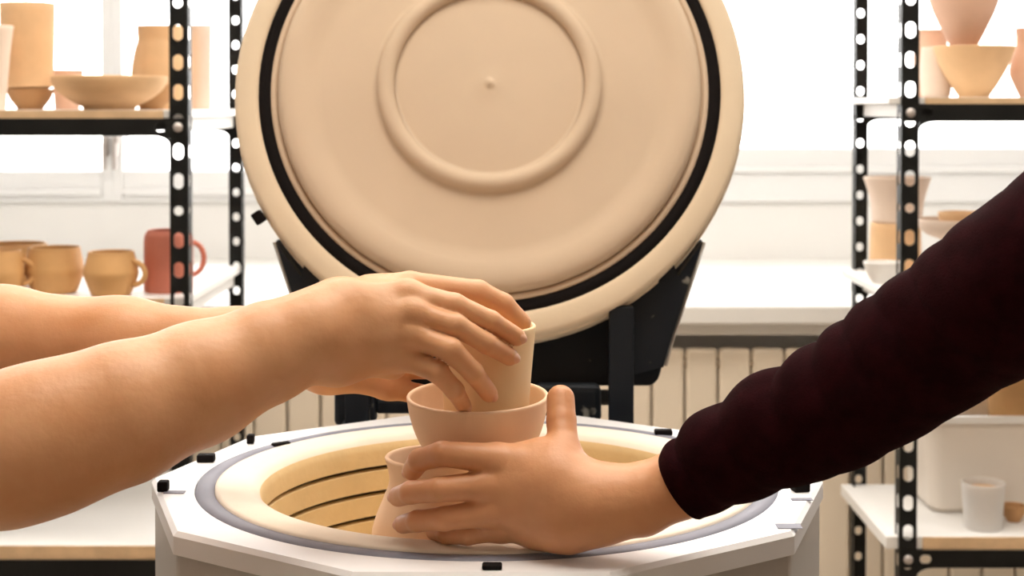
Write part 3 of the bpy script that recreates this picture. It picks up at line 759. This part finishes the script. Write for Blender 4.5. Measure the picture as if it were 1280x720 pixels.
# ---- person at the right: tanned hand, dark maroon sleeve
f1 = J((742, 633, 1.284), (800, 627, 1.277), (852, 607, 1.27), (940, 560, 1.25), (1040, 512, 1.222), (1190, 422, 1.175))
S3 = tuple(Vector(f1[-1]) + Vector((0.19, -0.03, 0.15)))
fd = Field((-0.14, 1.10, CZ - 0.41), (0.45, 1.40, CZ - 0.12), VX)
chain(fd, f1, [.0275, .0272, .0255, .026, .031, .036], .012)
MC = J((622, 577, 1.302), (610, 609, 1.297), (612, 641, 1.297), (628, 663, 1.306))
CA = J((700, 603, 1.290), (700, 617, 1.285), (703, 637, 1.284), (705, 652, 1.287))
for c_, m_, r1, r2 in zip(CA, MC, (.0200, .0205, .0205, .0205), (.0130, .0128, .0125, .0115)): add(fd, c_, m_, r1, r2, 0.012)
add(fd, f1[0], CA[0], .027, .022, .02); add(fd, f1[0], CA[3], .027, .0225, .02)
add(fd, W(708, 655, 1.290), W(672, 662, 1.298), .0215, .0165, .012)
add(fd, W(712, 606, 1.292), W(700, 575, 1.300), .0190, .0150, .014)       # thenar
add(fd, W(690, 590, 1.296), W(655, 577, 1.304), .0165, .0140, .012)
add(fd, W(698, 572, 1.304), W(676, 566, 1.306), .0135, .0100, .012)
for m_ in MC: add(fd, (m_[0], m_[1] - .0050, m_[2] + .001), (m_[0] - .003, m_[1] - .0050, m_[2] + .001), .0085, .0082, 0.006)
a2 = J((622, 576, 1.302), (552, 569, 1.292), (524, 577, 1.312), (515, 590, 1.335))
b2 = J((610, 609, 1.297), (548, 614, 1.285), (513, 618, 1.302), (497, 623, 1.328))
c2 = J((612, 643, 1.297), (555, 651, 1.288), (521, 654, 1.303), (503, 658, 1.330))
d2 = J((628, 663, 1.306), (584, 671, 1.304), (558, 671, 1.316), (542, 668, 1.335))
t2 = J((708, 590, 1.297), (704, 560, 1.308), (702, 528, 1.325), (701, 500, 1.338))
fingers(fd, [(a2, [.0128, .0102, .0095, .0087]), (b2, [.0125, .0102, .0094, .0086]), (c2, [.0120, .0098, .0088, .0080]), (d2, [.0105, .0086, .0078, .0070]), (t2, [.0165, .0132, .0124, .0120])], 0.0065, 0.0025)
nr = nets(fd)
fd, neck, head = body(0.68, 1.24, 1.40, 0.82, 0, 0)
add(fd, (0.68, 1.10, 1.38), (0.68, 1.40, 1.38), .06, .06, .04)
hd = nets(fd)
person2 = thing('person', 'person at the right in a dark maroon sleeve supporting the bowl from below', 'person', (0.80, 1.24, 0))
obj('body', mesh_from([nr, hd], 'body'), 'skin2', person2, smooth=True)
for tips, r in ((a2, .0090), (b2, .0086), (c2, .0080)): nail(tips[-1], tips[-2], r, (-0.55, -1, 0.25), person2, 0.0052, 0.0062)

def sleeve():
    cl = [(853, 609, 1.268), (932, 561, 1.25), (1035, 514, 1.222), (1120, 462, 1.20), (1203, 405, 1.172), (1285, 350, 1.14)]
    P = [W(*p) for p in cl]; R = [.0305, .0405, .0480, .0525, .0555, .0600]
    P.append(P[-1] + Vector((0.10, -0.02, 0.075))); R.append(.066); P.append(P[-1] + Vector((0.12, 0.0, 0.06))); R.append(.075)
    R = [r * 1.0 for r in R]
    def cat(A, t):
        i = min(int(t), len(A) - 2); f = t - i; p0, p1, p2, p3 = A[max(i - 1, 0)], A[i], A[i + 1], A[min(i + 2, len(A) - 1)]
        return 0.5 * ((2 * p1) + (p2 - p0) * f + (2 * p0 - 5 * p1 + 4 * p2 - p3) * f * f + (3 * p1 - p0 - 3 * p2 + p3) * f ** 3)
    bm = bmesh.new(); NR, NS = 260, 96; rings = []
    for k in range(NR + 1):
        t = k / NR * (len(P) - 1); c = cat(P, t); r = cat(R, t)
        tn = (cat(P, min(t + .02, len(P) - 1.001)) - cat(P, max(t - .02, 0))).normalized()
        up = Vector((0, 0, 1)); up = (up - tn * up.dot(tn)).normalized(); sd = tn.cross(up)
        ring = []
        for i in range(NS):
            a = 2 * PI * i / NS; n_ = up * math.cos(a) + sd * math.sin(a); q = c + n_ * r
            s_ = t * 0.085
            f = noise.noise(Vector((q.x * 9, q.y * 9 + 3, q.z * 9))) * 2.2
            fold = abs(math.sin(s_ * 62 + math.cos(a - .5) * 1.1 + f)) - .22
            amp = 0.0070 * (0.35 + 0.65 * math.exp(-((t - 1.0) / 1.4) ** 2)) * (0.35 + 0.65 * max(0, math.cos(a - .3)))
            edge = min(1, t / 0.35)
            dsp = fold * amp * edge + noise.noise(Vector((q.x * 28, q.y * 28, q.z * 28))) * 0.0022 * edge
            ring.append(bm.verts.new(c + n_ * (r + dsp)))
        rings.append(ring)
    # turn the cuff inward
    tn = (cat(P, .02) - cat(P, 0)).normalized()
    for dr, al in ((0.0012, -0.0012), (0.0030, -0.0010), (0.0036, 0.012)):
        c = P[0] + tn * al; up = Vector((0, 0, 1)); up = (up - tn * up.dot(tn)).normalized(); sd = tn.cross(up)
        rings.insert(0, [bm.verts.new(c + (up * math.cos(2 * PI * i / NS) + sd * math.sin(2 * PI * i / NS)) * (R[0] + .0003 - dr)) for i in range(NS)])
    for a, b in zip(rings[:-1], rings[1:]):
        for i in range(NS): bm.faces.new((a[i], a[(i + 1) % NS], b[(i + 1) % NS], b[i]))
    return bm
obj('sleeve', sleeve(), 'sweater', person2, smooth=True)
cloth(torso(0.70, 0.82, 1.24, 1.38, [((0.66, 1.10, 1.37), (0.58, 1.12, 1.33), .075), ((0.69, 1.42, 1.34), (0.78, 1.46, 1.10), .058), ((0.78, 1.46, 1.10), (0.80, 1.44, .86), .05)], 0), 'sweater', 'sweater', person2)
legs(0.82, 1.24, person2); hairm(head, -1, person2)
